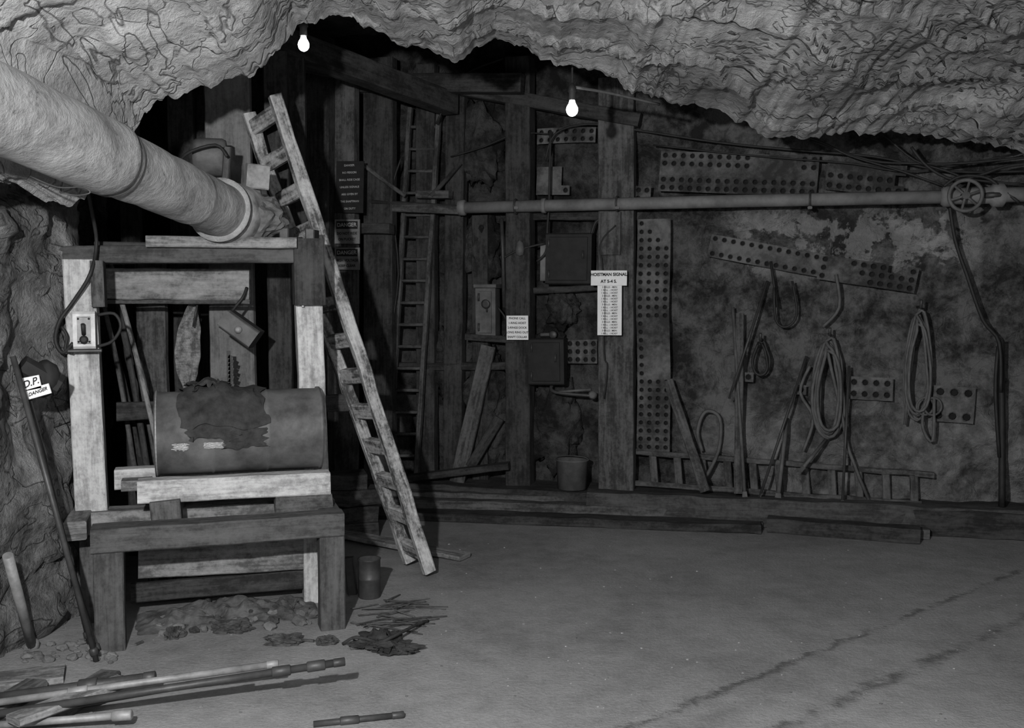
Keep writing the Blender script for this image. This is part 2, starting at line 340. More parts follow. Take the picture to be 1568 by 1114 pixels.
def lippt(a):
    t=a*(len(LP)-1); i=min(int(t),len(LP)-2); f=t-i
    q0,q1,q2,q3=LP[max(i-1,0)],LP[i],LP[i+1],LP[min(i+2,len(LP)-1)]
    return 0.5*((2*q1)+(q2-q0)*f+(2*q0-5*q1+4*q2-q3)*f*f+(3*q1-q0-3*q2+q3)*f**3)
def ceil(a,c):
    L=lippt(a).copy()
    L=L+Vector((0,0,1))*(noise.noise(L*9)*0.03+noise.noise(L*25)*0.022+noise.noise(L*60)*0.01)
    if c<=0.8:
        t=c/0.8; t=1-(1-t)**1.7
        nx=ip(L.x,[-2.2,-1.95,-1.84,-1.6,-1.3,0,4],[-2.5,-2.3,-2.2,-1.95,-1.45,0,4.2]); nz=ip(L.x,[-2.2,-1.9,-1.8,-1.6,-1.3,0,2,4],[2.25,2.35,2.4,2.62,3.0,3.3,3.4,3.3])
        Np=Vector((nx,-2.2,nz))
        y=Np.y+(L.y-Np.y)*t; s=max(0,(y-2.2)/(L.y-2.2)) if y>2.2 else 0
        x=Np.x+(L.x-Np.x)*(s**0.9 if s>0 else 0); z=Np.z+(L.z-Np.z)*(s**1.3 if s>0 else 0)
        p=Vector((x,y,z)); dist=L.y-y
        w=min(1,0.15+dist*2.5)
        st=3.0*dist+1.9*noise.noise(p*0.75)+0.2*noise.noise(p*3); st=(st%1.0)
        lf=min(1,max(0,(-0.1-x)/0.8)); rr=1-lf; rgn=0.5+0.5*noise.noise(p*0.7+Vector((4,4,4)))
        blk=max(0,min(1,(x-2.0)/0.6))
        d=0.09*fr(p*0.9,2)+facet(p,2.4,0.065)*(lf+0.12*rr+0.5*blk)+0.022*fr(p*6)*(rgn*1.2+0.3*lf)+0.05*(st**4)*rr+0.006*fr(p*18,2)
        return p+Vector((0,-0.25,1))*(-d*w)
    else:
        t=(c-0.8)/0.2
        if t<0.5: q=t/0.5; p=L+Vector((0,0.35*q**0.6,(3.75-L.z)*q))
        else: q=(t-0.5)/0.5; p=Vector((L.x,L.y+0.35+(9.4-L.y)*q,3.75))
        w=min(1,t*6)
        return p+Vector((0,1,0.3))*(fr(p*2)*0.08*w)
arc=[0]
for i in range(1,NC+1): arc.append(arc[-1]+(lippt(i/NC)-lippt((i-1)/NC)).length)
m=MB('ceiling'); m.grid(ceil,NC,NR,ROCK_C,True,lambda a,c,p:(arc[int(round(a*NC))],lippt(a).y-p.y+10)); m.done(False)
# ---------------------------------------------------------------- ventilation duct
m=MB('ventilation_duct')
a0=W(-330,20,2.45); a1=W(338,322,4.93); ax=(a1-a0).normalized(); L=(a1-a0).length; R=0.132
prof=[]; nn=130
for i in range(nn+1):
    t=L*i/nn; r=R*(1.07 if t<L-1.05 else 1.0)+0.004*noise.noise(Vector((t*7,0,0)))
    for q in (L-1.05,L-0.35): 
        if abs(t-q)<0.02: r+=0.004
    prof.append((r,t))
m.lathe(a0,ax,prof,DUCT,64,0.012)
for q in (L-1.05,L-1.02): m.torus(a0+ax*q,ax,R*1.06,0.003,STEEL,40,6)
m.lathe(a0+ax*(L-0.02),ax,[(0.12,0),(0.158,0),(0.158,0.02),(0.12,0.02)],DUCT,40)
c=a0+ax*(L-1.25)+Vector((-0.02,0,-0.14)); m.tube([c+Vector((-.16,0,.03)),c+Vector((-.06,0,-.01)),c+Vector((0.03,0,-.01)),c+Vector((.06,0,-.03)),c+Vector((.01,0,-.04)),c+Vector((-.05,0,-.03))],0.003,STEEL,5)
m.done()
m=MB('ventilation_fan')
fa=(Vector((ax.x,ax.y,ax.z*0.2))).normalized(); f0=a1+ax*0.03
m.lathe(f0,fa,[(0.125,0),(0.15,0.03),(0.16,0.1),(0.16,0.24),(0.17,0.25),(0.17,0.28),(0.12,0.3),(0.06,0.42)],FANM,32,0.006)
m.blob(f0+fa*0.2+Vector((0.07,0,-0.02)),(0.16,0.14,0.12),ROCKP,0.25,1.6,4)
m.beam(W(374,270,5.15),W(408,274,5.2),0.12,0.12,FANM,jit=.01); m.beam(W(405,300,5.15),W(398,255,5.2),0.03,0.03,STEEL)
m.lathe(W(296,240,5.35),(1,0.2,0),[(0.0,0),(0.09,0.005),(0.1,0.03),(0.1,0.15),(0.09,0.17),(0,0.175)],BOXM,24)
m.beam(W(345,290,5.3),W(350,225,5.3),0.04,0.04,STEEL)
m.tube([W(300,262,5.2),W(325,278,5.15),W(350,296,5.1),W(365,330,5.1)],0.008,BLACK,6)
m.tube([W(270,262,5.3),W(285,236,5.2),W(330,222,5.2),W(348,240,5.2)],0.008,BLACK,6)
for q in range(4): m.beam(B(0.62+0.13*q,0.5,1.86),B(0.62+0.13*q,0.5,1.97),0.05,0.12,STEEL)
m.done()
# ---------------------------------------------------------------- timber frame
m=MB('timber_frame')
lp0=W(143,790,4.95); lp1=W(122,398,4.93)
m.beam(lp0,lp1,0.145,0.13,WOOD_L,up=E2)
m.beam(W(108,810,5.15),W(88,395,5.12),0.08,0.10,WOOD_M,up=E2)
m.beam(W(153,470,4.93),W(150,400,4.93),0.06,0.17,WOOD_D,up=E2)
m.beam(W(483,760,5.25),W(472,462,5.23),0.135,0.12,WOOD_L,up=E2)
m.beam(W(474,466,5.19),W(470,366,5.18),0.155,0.16,WOOD_B,up=E2)
m.beam(W(95,390,5.0),W(452,390,5.18),0.16,0.085,WOOD_BF)
m.beam(W(452,396,5.15),W(462,468,5.17),0.012,0.1,WOOD_L,up=E2)
m.beam(W(228,371,5.0),W(456,373,5.12),0.16,0.055,WOOD_M)
m.beam(W(150,378,5.15),W(250,380,5.2),0.14,0.05,WOOD_B)
m.beam(W(163,434,5.45),W(383,436,5.5),0.04,0.17,WOOD_M)
m.beam(W(163,462,5.42),W(383,462,5.46),0.04,0.02,WOOD_D)
m.done()
m=MB('timber_partition')
for (u0,u1,y,mat,w,top) in ((232,230,5.9,WOOD_D,0.17,380),(352,348,5.85,WOOD_G,0.26,95),(425,422,6.0,WOOD_B,0.14,80),(280,276,6.3,WOOD_B,0.16,110),(190,195,6.2,WOOD_B,0.12,120),(455,452,6.3,WOOD_B,0.12,90),(320,315,6.4,WOOD_B,0.2,90)):
    p1=W(u1,top,y); m.beam((p1.x+0.01,y,0),p1,w,0.06,mat,up=Vector((0,1,0)))
m.beam(B(0.0,0.95,1.0),B(1.3,1.05,1.0),0.05,0.1,WOOD_B)
m.done()
# ---------------------------------------------------------------- bench
m=MB('timber_bench')
def bl(s,t,z0,z1,w,d,mat): m.beam(B(s,t,z0),B(s,t,z1),w,d,mat,up=E2)
bl(0.02,0.03,0,0.46,0.13,0.12,WOOD_BF); bl(1.03,0.03,0,0.56,0.12,0.12,WOOD_BF)
bl(-0.1,0.5,0,0.44,0.10,0.12,WOOD_D); bl(0.99,0.5,0,0.44,0.10,0.12,WOOD_L)
m.beam(B(-0.05,0.03,0.515),B(1.09,0.03,0.515),0.14,0.11,WOOD_BF)
m.beam(B(-0.17,0.5,0.5),B(1.1,0.5,0.5),0.16,0.11,WOOD_M)
m.beam(B(-0.14,0.2,0.52),B(-0.14,0.62,0.52),0.1,0.09,WOOD_M)
m.beam(B(1.04,0.1,0.51),B(1.04,0.42,0.51),0.11,0.10,WOOD_BF)
m.beam(B(0.12,0.47,0.3),B(1.0,0.47,0.28),0.04,0.20,WOOD_M)
m.beam(B(0.08,0.5,0.12),B(1.0,0.5,0.12),0.04,0.1,WOOD_B)
m.beam(B(0.27,0.2,0.5),B(0.27,0.2,0.645),0.14,0.13,WOOD_D,up=E2,jit=0.014)
m.beam(B(0.78,0.26,0.585),B(1.06,0.26,0.585),0.16,0.09,WOOD_D,jit=0.01)
m.beam(B(0.14,0.22,0.69),B(1.05,0.22,0.685),0.1,0.11,WOOD_L)
m.beam(B(0.02,0.5,0.71),B(1.02,0.5,0.71),0.1,0.1,WOOD_L)
m.beam(B(0.06,0.36,0.70),B(0.20,0.36,0.70),0.12,0.05,WOOD_M)
m.beam(B(0.3,0.5,0.55),B(0.3,0.5,0.67),0.1,0.1,WOOD_D,up=E2); m.beam(B(0.9,0.5,0.55),B(0.9,0.5,0.67),0.1,0.1,WOOD_D,up=E2)
m.done()
# ---------------------------------------------------------------- drum
m=MB('steel_drum')
dc=B(0.22,0.36,0.945); DL=0.80; r=0.205
m.lathe(dc,E1,[(0.0,0.02),(r-.02,0.02),(r-0.012,0.0),(r+0.008,0.0),(r+0.008,0.015),(r,0.02),(r,0.26),(r+0.006,0.27),(r,0.28),(r,0.52),(r+0.006,0.53),(r,0.54),(r,DL-.02),(r+0.008,DL-.015),(r+0.008,DL),(r-0.012,DL),(r-.02,DL-.02),(0,DL-.02)],DRUM,56,0.0,True)
m.torus(dc+E1*0.008,E1,r,0.009,DRUML,56,8); m.torus(dc+E1*(DL-0.008),E1,r,0.007,DRUM,56,8)
fr1=-E2
def shell(s0,s1,a0_,a1_,rr,mat,jag=0.06,wob=0.01,lump=0.0):
    def fn(a,c):
        an=math.radians(a0_+(a1_-a0_)*c); s=s0+(s1-s0)*a
        q=Vector((a*4,c*4,s0*9)); s+=jag*noise.noise(q*1.7)*(1 if (a<0.1 or a>0.9) else .3); an+=jag*3*noise.noise(q*1.3+Vector((5,5,5)))*(1 if c>0.9 else .2)
        R_=rr+wob*(0.6+noise.noise(q*2))+lump*max(0,math.cos(an))*max(0,0.5+1.2*noise.noise(q*0.9+Vector((2,1,0))))*math.sin(math.pi*min(1,max(0,a)))
        return dc+E1*s+(fr1*math.sin(an)+UP*math.cos(an))*R_
    m.grid(fn,36,30,mat)
shell(0.12,0.52,-70,78,r+0.006,CLOTH,0.05,0.012,0.06); shell(0.16,0.34,-40,25,r+0.028,CLOTH,0.07,0.016,0.04); shell(0.145,0.40,65,93,r+0.006,CLOTH,0.04,0.005); shell(0.32,0.52,80,107,r+0.004,CLOTH,0.03,0.004)
shell(0.225,0.315,97,105,r+0.006,DRUML,0.01,0.002)  # reflection on the drum side, painted as a pale patch in the rim material
shell(0.09,0.15,97,107,r+0.004,DRUML,0.02,0.002)  # smaller highlight left of it, painted the same way
m.done()
# ---------------------------------------------------------------- ladders
def ladder(name,l0,l1,r0,r1,rw,rd,n,rung,mats,first=0.04,last=0.97,slat=False):
    m=MB(name); l0,l1,r0,r1=map(Vector,(l0,l1,r0,r1)); wdir=(r0-l0).normalized(); ld=(l1-l0).normalized()
    m.beam(l0,l1,rd,rw,mats[0],up=wdir,jit=0.006 if slat else .003); m.beam(r0,r1,rd,rw,mats[0],up=wdir,jit=0.006 if slat else .003)
    for i in range(n):
        f=first+(last-first)*i/(n-1); a=l0+(l1-l0)*f; b=r0+(r1-r0)*f
        if slat: m.beam(a,b,rung[0],rung[1],mats[1],up=ld)
        else: m.tube([a,b],rung,mats[1],8,False)
    return m
m=ladder('leaning_timber_ladder',(-.615,5.92,0.03),(-1.505,5.75,2.66),(-.475,5.68,0.03),(-1.30,5.53,2.72),0.055,0.07,13,(0.05,0.085),(WOOD_R,WOOD_R),slat=True)
m.done()
m=ladder('tall_ladder',K(594,748,0.3),K(628,165,0.12),K(636,748,0.3),K(673,165,0.12),0.035,0.05,17,0.013,(WOOD_D,WOOD_D),0.03,0.95); m.done()
m=ladder('stored_ladder',K(962,738,0.10),K(1410,772,0.10),K(958,690,0.07),K(1408,725,0.07),0.04,0.05,12,(0.03,0.055),(WOOD_D,WOOD_D),0.01,0.98,True); m.beam(K(1400,724.5,.07),K(1430,727,.07),0.05,0.04,WOOD_D); m.done()
# ---------------------------------------------------------------- back timbering
m=MB('timber_shoring')
def post(u0,u1,vt,mat,off=0.1,d=0.08,vb=750,zb=0.0,lean=0):
    um=(u0+u1)/2; p=K(um+lean,vt,off); q=K(um,vb,off); w=(K(u1,400,off)-K(u0,400,off)).length
    m.beam((q.x,q.y,zb),p,w,d,mat,up=WN)
post(918,972,120,WOOD_D,0.16,0.12); post(778,815,90,WOOD_B,0.16,0.16); post(680,708,110,WOOD_B,0.1,0.1,lean=6)
post(560,604,90,WOOD_B,0.3,0.1); post(514,546,90,WOOD_D,0.5,0.1); post(470,508,60,WOOD_B,0.6,0.12); post(430,462,60,WOOD_B,0.5,0.1)
post(640,668,100,WOOD_B,0.1,0.1); post(724,748,330,WOOD_B,0.08,0.06); post(300,360,60,WOOD_B,0.4,0.1); post(370,420,60,WOOD_B,0.4,0.1)
def hb(u0,v0,u1,v1,hh,mat,off=0.2,d=0.1): m.beam(K(u0,v0,off),K(u1,v1,off),d,hh,mat)
hb(530,128,800,128,0.14,WOOD_B,0.35); hb(555,316,704,322,0.06,WOOD_D,0.32,0.05); hb(700,135,980,185,0.1,WOOD_B,0.2)
m.beam(W(425,62,6.2),K(690,160,0.25),0.14,0.16,WOOD_B); m.beam(W(430,90,7.0),K(560,118,0.25),0.1,0.1,WOOD_D)
hb(440,350,600,350,0.08,WOOD_B,0.45); hb(715,515,790,520,0.05,WOOD_B,0.2); hb(640,298,690,298,0.06,WOOD_D,0.25)
hb(600,560,780,560,0.06,WOOD_B,0.1)
m.beam(K(700,738,0.25),K(748,530,0.14),0.12,0.04,WOOD_D,up=WN); m.beam(K(600,735,0.4),K(780,712,0.3),0.12,0.05,WOOD_B)
m.beam(K(720,715,0.25),K(765,640,0.18),0.08,0.04,WOOD_B,up=WN)
m.beam(K(553,250,0.45),K(620,300,0.3),0.03,0.03,WOOD_D); m.beam(K(660,300,0.3),K(705,250,0.2),0.03,0.03,WOOD_B)
m.beam(K(935,390,0.24),K(935,325,0.24),0.15,0.03,WOOD_D,up=WN)
m.beam(K(818,330,0.12),K(930,330,0.12),0.05,0.07,WOOD_B); m.beam(K(818,445,0.12),K(918,440,0.12),0.05,0.05,WOOD_B)
m.done()
for (u,v,rx,rz) in ((862,475,.12,.14),(845,520,.1,.1),(735,220,.2,.32),(740,380,.14,.25),(745,600,.15,.35),(690,560,.12,.3),(850,650,.2,.35),(765,660,.14,.25)):
    m=MB('rock_outcrop'); m.blob(K(u,v,0.02),(rx,0.09,rz),ROCK_W,0.5,2.0,4,True); m.done()
# ---------------------------------------------------------------- curb
m=MB('timber_curb')
def fb(u0,v0,u1,v1,z,hh,d,mat,push=0.0):
    a=F(u0,v0,0); c=F(u1,v1,0); dr=(c-a).normalized(); nb=Vector((-dr.y,dr.x,0))
    if nb.y<0: nb=-nb
    m.beam(a+nb*(d/2+push)+UP*(z+hh/2),c+nb*(d/2+push)+UP*(z+hh/2),d,hh,mat,jit=0.006)
fb(500,792,1165,818,0,0.06,0.14,WOOD_B); fb(500,792,1170,817,0,0.11,0.12,WOOD_D,0.22); fb(500,792,1170,817,0,0.05,0.1,WOOD_B,0.14)
fb(500,792,1010,811,0,0.14,0.3,WOOD_D,0.36)
a=K(900,746,0.42); c=K(1600,800,0.22); a.z=c.z=0.10; m.beam(a,c,0.13,0.2,WOOD_BF,jit=0.008)
a=K(560,748,0.2); c=K(1600,775,0.1); a.z=c.z=0.09; m.beam(a,c,0.45,0.18,WOOD_B,jit=0.01)
m.done()
m=MB('loose_beam'); a=F(1175,812); c=F(1408,830); m.beam(a+UP*0.05,c+UP*0.05,0.14,0.10,WOOD_B,jit=0.006); m.beam(c+Vector((-.02,0.12,0.035)),c+Vector((.1,0.1,0.035)),0.08,0.07,WOOD_D); m.done()
# ---------------------------------------------------------------- water pipe with valve
m=MB('water_pipe')
m.tube([K(708,318,0.3),K(1120,308,0.3),K(1465,301,0.3)],0.045,PIPEM,16,False)
m.lathe(K(706,318,0.3),WR,[(0.035,-0.02),(0.06,-0.015),(0.06,0.03),(0.05,0.04)],PIPEM,20); m.tube([K(570,309,0.34),K(706,318,0.3)],0.02,STEEL,10,False)
m.lathe(K(830,315,0.3),WR,[(0.05,0),(0.056,0),(0.056,0.03),(0.05,0.03)],PIPEM,20)
v=K(1474,302,0.32)
m.lathe(K(1440,301,0.3),WR,[(0.05,0),(0.07,0.02),(0.07,0.06),(0.055,0.08),(0.055,0.3),(0.08,0.32),(0.08,0.38),(0.05,0.4),(0.05,0.9)],PIPEM,20)
m.torus(v+WN*0.12,WN,0.1,0.013,BOXM,28,8)
for q in range(3):
    an=q*math.pi/3+.3; d=WR*math.cos(an)+UP*math.sin(an); m.tube([v+WN*.12-d*.1,v+WN*.12+d*.1],0.009,BOXM,6,False)
m.tube([v,v+WN*0.14],0.025,STEEL,10,False); m.torus(K(1520,300,0.3),UP,0.07,0.02,STEEL,20,8)
for u in (790,945,1240): m.beam(K(u,318,0.02),K(u,318,0.36),0.03,0.02,STEEL); m.torus(K(u,316 if u<900 else 312-(u-945)*0.02,0.3),WR,0.052,0.008,STEEL,20,6)
m.done()
# ---------------------------------------------------------------- perforated mats
def mat_(p0,p1,ny,cell,r,off=0.1,skip=()):
    a=K(*p0,off); c=K(*p1,off); dx=(c-a).normalized(); n=max(1,int((c-a).length/cell[0])); d2=WN.cross(dx)
    if d2.z>0: d2=-d2
    if abs(dx.z)>0.8: d2=WR
    m=MB('perforated_steel_mat'); m.plate(a,dx,d2,n,ny,cell,r,IRON,skip); m.done()
mat_((976,336),(976,700),4,(0.062,0.062),0.015,0.12)
mat_((1012,232),(1265,238),5,(0.066,0.058),0.017,0.13,skip=(2,)); mat_((1268,244),(1405,254),3,(0.066,0.07),0.018,0.12,skip=(0,))
mat_((972,285),(1010,286),2,(0.062,0.058),0.017,0.12); mat_((1090,358),(1260,388),3,(0.066,0.055),0.016,0.10,skip=(1,)); mat_((1258,388),(1410,412),3,(0.066,0.06),0.018,0.10)
mat_((822,198),(916,196),2,(0.066,0.058),0.016,0.08); mat_((822,256),(916,256),3,(0.066,0.07),0.018,0.08,skip=(0,))
mat_((866,518),(918,518),3,(0.062,0.06),0.018,0.1)
mat_((1138,570),(1240,575),2,(0.075,0.07),0.02,0.07); mat_((1430,588),(1515,594),3,(0.09,0.085),0.026,0.07,skip=(1,)); mat_((1300,575),(1380,578),2,(0.075,0.08),0.02,0.05)
# ---------------------------------------------------------------- hose coils & cables
def coil(name,uc,vt,vb,wpx,n,r,mat,tail=None,off=0.14):
    m=MB(name); c0=K(uc,vt,off); c1=K(uc,vb,off); H=(c0-c1).length; w=wpx/FP*c0.y/2; pts=[]
    for i in range(n*12+1):
        a=2*math.pi*i/12; k=i//12; ww=w*(0.62+0.38*random.random()*0.6+0.1*math.sin(k*2.1)); hh=H/2*(0.86+0.12*math.sin(k*1.7))
        s=math.cos(a); top=(1+s)/2
        pts.append(c0+UP*(-H/2+hh*s-(1-hh/(H/2))*0.1)+WR*(math.sin(a)*ww*(1-0.45*top)+0.02*math.sin(k*3))+WN*(0.02*(k%4)-0.02+0.02*math.sin(a*0.5+k)))
    if tail: pts+= [K(*q,off) for q in tail]
    m.tube(pts,r,mat,7,True,sub=2)
    m.tube([c0+WN*-0.14,c0+WN*0.08,c0+WN*0.1+UP*0.05],0.01,STEEL,6,False)
    m.done()
coil('hose_coil',1270,512,672,66,6,0.012,RUBBER,[(1290,640),(1300,690),(1330,765)])
coil('hose_coil',1408,470,645,56,6,0.010,RUBBER,[(1395,560),(1385,650)])
coil('hose_coil',1165,520,575,36,2,0.010,BLACK)
m=MB('wire_coil')
c=K(1418,560,0.16)
for q in range(2): m.torus(c+UP*(-.28)+WR*(0.05*q),WR*0.3+WN,0.06,0.008,RUBBER,20,6)
m.tube([K(1420,600,.16),K(1412,650,.16),K(1428,675,.16),K(1430,610,.16)],0.011,RUBBER,6); m.done()
def cab(pts,r=0.009,off=0.2,mat=BLACK):
    m=MB('power_cable'); m.tube([K(p[0],p[1],off) for p in pts],r,mat,6,True); m.done()
cab([(835,245),(850,205),(900,190),(980,200),(1100,218),(1220,230),(1340,240),(1450,262),(1580,262)]); cab([(1000,222),(1150,238),(1300,250),(1400,262),(1560,235)],0.007)
cab([(1355,208),(1400,245),(1450,262),(1490,275),(1568,282)],0.008,0.3); cab([(1100,165),(1250,215),(1300,238),(1380,262),(1445,285)],0.008,0.3)
cab([(1395,225),(1420,255),(1460,275),(1500,268),(1540,255),(1580,250)],0.011,0.32); cab([(1240,215),(1330,245),(1400,250),(1470,250),(1580,240)],0.009,0.28); cab([(1445,285),(1470,270),(1510,272),(1535,290),(1560,310)],0.011,0.34)
cab([(843,200),(841,300),(838,350),(836,385),(822,400)],0.01,0.2); cab([(943,345),(920,372),(923,420),(925,540),(930,560),(925,610)],0.006,0.26)
cab([(1452,300),(1462,365),(1480,420),(1505,490),(1530,525),(1532,600)],0.012,0.2); cab([(1532,520),(1534,650),(1534,775)],0.022,0.14)
cab([(1528,530),(1524,600),(1530,700)],0.012,0.16)
cab([(690,240),(740,225),(790,205),(840,205)],0.006,0.2); cab([(668,190),(705,120),(770,90)],0.008,0.3); cab([(615,240),(600,300),(610,420),(596,520)],0.008,0.3)
cab([(1185,440),(1188,490),(1205,500),(1220,480),(1213,430)],0.009,0.15); cab([(1280,420),(1285,470),(1260,500)],0.012,0.12,RUBBER); cab([(1180,400),(1190,470)],0.01,0.12)
cab([(1075,690),(1068,660),(1080,630),(1102,640),(1100,690),(1075,740)],0.014,0.12,RUBBER); cab([(1230,690),(1245,640),(1225,600),(1240,560)],0.012,0.1,RUBBER)
for (a,c,r,mt) in (((1140,752),(1122,470),0.012,BOXM),((1165,755),(1235,545),0.01,STEEL),((1290,765),(1300,560),0.010,STEEL),((1230,715),(1265,672),0.012,RUBBER),((1120,600),(1175,430),0.01,STEEL),((1192,755),(1205,640),0.015,BOXM)):
    m=MB('pry_bar'); p,q=K(*a,0.3),K(*c,0.1); d=(p-q).normalized(); m.tube([p,q],r,mt,8,False); m.beam(p,p+d*0.05,r*2.6,r*0.8,mt,jit=0,w1=r*3.4,h1=.004); m.done()
m=MB('loose_board'); m.beam(K(1080,752,0.35),K(1023,582,0.14),0.07,0.03,WOOD_D,up=WN); m.done()
m=MB('loose_board'); m.beam(K(1130,755,0.25),K(1133,480,0.1),0.06,0.04,WOOD_D,up=WN); m.done()
# ---------------------------------------------------------------- boxes on the wall
def wbox(m,u0,v0,u1,v1,dep,mat,off=0.1,frame=None):
    a=K(u0,(v0+v1)/2,off+dep/2); c=K(u1,(v0+v1)/2,off+dep/2); h=(K(u0,v0,off)-K(u0,v1,off)).length
    m.beam(a,c,dep,h,mat,jit=0.001,bev=0.01)
    if frame:
        aa=a+WN*(dep/2+.006)+WR*0.03; cc=c+WN*(dep/2+.006)-WR*0.03; m.beam(aa,cc,0.015,h-0.06,frame,jit=0.0)
        m.tube([cc+WN*.02-WR*.03,cc+WN*.02-WR*.03+UP*.06],0.008,STEEL,6,False)
        for q in (-.3,.3): m.tube([aa+UP*h*q+WN*.01-UP*.03,aa+UP*h*q+WN*.01+UP*.03],0.009,STEEL,6,False)
m=MB('electrical_panel'); wbox(m,838,358,908,435,0.12,SIGNBLK,0.1,SIGNBLK); wbox(m,828,372,836,430,0.03,PIPEM,0.12); m.tube([K(905,360,.2),K(912,340,.2),K(925,335,.2),K(930,350,.24)],0.012,BLACK,6); m.done()
m=MB('switch_cabinet'); wbox(m,812,518,866,588,0.12,SIGNBLK,0.16,SIGNBLK); m.tube([K(845,588,.2),K(850,600,.24),K(912,606,.24)],0.014,STEEL,8); m.tube([K(850,600,.24),K(905,596,.24)],0.01,BOXM,8,False); m.lathe(K(908,604,.22),WN,[(0.03,0),(0.035,0.02),(0.02,0.04)],BOXM,12); m.done()
m=MB('mine_telephone'); wbox(m,732,440,762,515,0.12,BOXM,0.12,BOXM); m.beam(K(730,438,0.2),K(764,438,0.2),0.16,0.03,BOXM,jit=0.0)
m.lathe(K(747,465,0.25),WN,[(0.02,0),(0.025,0.03),(0.035,0.06),(0.02,0.06)],STEEL,14); m.tube([K(762,470,.2),K(775,490,.2),K(770,515,.2),K(740,520,.2)],0.008,BLACK,6); m.done()
m=MB('pipe_insulator')
m.lathe(K(796,392,0.26),UP,[(0.0,0),(0.03,0.01),(0.035,0.05),(0.028,0.1),(0,0.12)],BOXM,16); m.tube([K(770,395,.25),K(796,382,.25),K(835,372,.22)],0.009,BLACK,6); m.tube([K(768,335,.25),K(770,390,.25),K(772,470,.2)],0.015,STEEL,8,False); m.done()
m=MB('pressure_gauge'); p=K(848,512,0.12); m.lathe(p,WN,[(0.0,0),(.03,0.0),(.03,0.03),(.024,0.035),(0,0.035)],STEEL,20); m.beam(K(828,512,.1),K(848,512,.1),0.03,0.03,STEEL); m.done()
def sign(name,u0,v0,u1,v1,off,lines,mat,ink,size=None,thick=0.01,bold=0.0):
    m=MB(name); a=K(u0,(v0+v1)/2,off); c=K(u1,(v0+v1)/2,off); h=(K(u0,v0,off)-K(u0,v1,off)).length
    m.beam(a,c,thick,h,mat,jit=0.0,bev=0.002); mid=(a+c)/2+WN*(thick/2); n=len(lines); sz=size or h/n*0.75
    for i,t in enumerate(lines): m.text(t,mid+UP*(h/2-h*(i+.6)/(n+0.2)),WR,UP,sz,ink,0.003,bold)
    return m
sign('phone_notice',776,483,809,520,0.32,['PHONE CALL','1-RING HOIST','2-RINGS DOCK','LONG RING OUT','SHAFT COLLAR'],PAPER,INK,0.022,bold=.0005).done()
sign('hoistman_signal_sign',905,414,960,437,0.34,['HOISTMAN SIGNAL','AT 5-4 S.'],PAPER,INK,0.031,bold=.0012).done()
m=sign('bell_signal_chart',915,437,952,513,0.33,['1 BELL  - HOIST' if i%3 else '3 BELLS - MEN' for i in range(17)],PAPER,INK,0.018,bold=.0003)
m.beam(K(926,437,.345),K(926,512,.345),0.003,0.002,INK,jit=0); m.done()
sign('warning_sign_board',515,247,557,326,0.62,['DANGER','NO PERSON','SHALL RIDE CAGE','UNLESS SIGNALS','ARE GIVEN BY','THE SHAFTMAN','ON DUTY'],SIGNBLK,WHITEINK,0.021,bold=.0005).done()
for (v0,v1,t1,t2,t3) in ((336,373,'DANGER','DO NOT RIDE','ON BUCKET'),(379,413,'DANGER','HIGH VOLTAGE','KEEP CLEAR')):
    m=MB('danger_sign'); a=K(513,(v0+v1)/2,.62); c=K(551,(v0+v1)/2,.62); h=(K(513,v0,.62)-K(513,v1,.62)).length; m.beam(a,c,.01,h,SIGNGR,jit=0,bev=.002)
    mid=(a+c)/2+WN*.006; m.beam(a+WN*.006+UP*h*.27+WR*.015,c+WN*.006+UP*h*.27-WR*.015,.004,h*.32,SIGNBLK,jit=0,bev=.001)
    m.text(t1,mid+UP*h*.27,WR,UP,.04,WHITEINK,.004,.001); m.text(t2,mid-UP*h*.08,WR,UP,.026,INK,.003,.001); m.text(t3,mid-UP*h*.32,WR,UP,.026,INK,.003,.001); m.done()
m=MB('galvanized_bucket'); p=K(876,745,0.27); z0=0.185; m.lathe(Vector((p.x,p.y,z0)),UP,[(0.0,0),(0.11,0),(0.12,0.21),(0.128,0.215),(0.128,0.225),(0.115,0.222),(0.105,0.02),(0,0.02)],BOXM,28)
m.tube([Vector((p.x,p.y,z0+.22))+WR*s*0.125+UP*h+WN*0.05*h*8 for s,h in ((-1,0),(-.8,.02),(0,.03),(.8,.02),(1,0))],0.004,STEEL,6); m.done()
# ---------------------------------------------------------------- light bulbs
def bulb(name,u,v,y,top,arm=None,s=1.0):
    m=MB(name); c=W(u,v,y)
    pr=[(0.0,-0.036*s)]+[(0.032*s*math.sin(a),-0.036*s*math.cos(a)) for a in (0.3,0.6,0.9,1.2,1.57,1.9,2.2)]+[(0.018*s,0.035*s),(0.014*s,0.05*s)]
    m.lathe(c,UP,pr,BULB,20)
    m.lathe(c+UP*0.05*s,UP,[(0.016,0),(0.018,0.002),(0.018,0.04),(0.024,0.045),(0.02,0.07),(0.008,0.09)],BLACK,16)
    m.tube([c+UP*0.13,c+UP*top],0.006,BLACK,6,False)
    if arm: m.tube([W(*q) for q in arm],0.008,BOXM,6)
    m.done()
bulb('hanging_light_bulb',465,69,4.9,0.45,None,0.85); bulb('hanging_light_bulb',876,168,5.45,0.5,[(882,134,5.45),(930,142,5.6),(1010,160,5.8)])
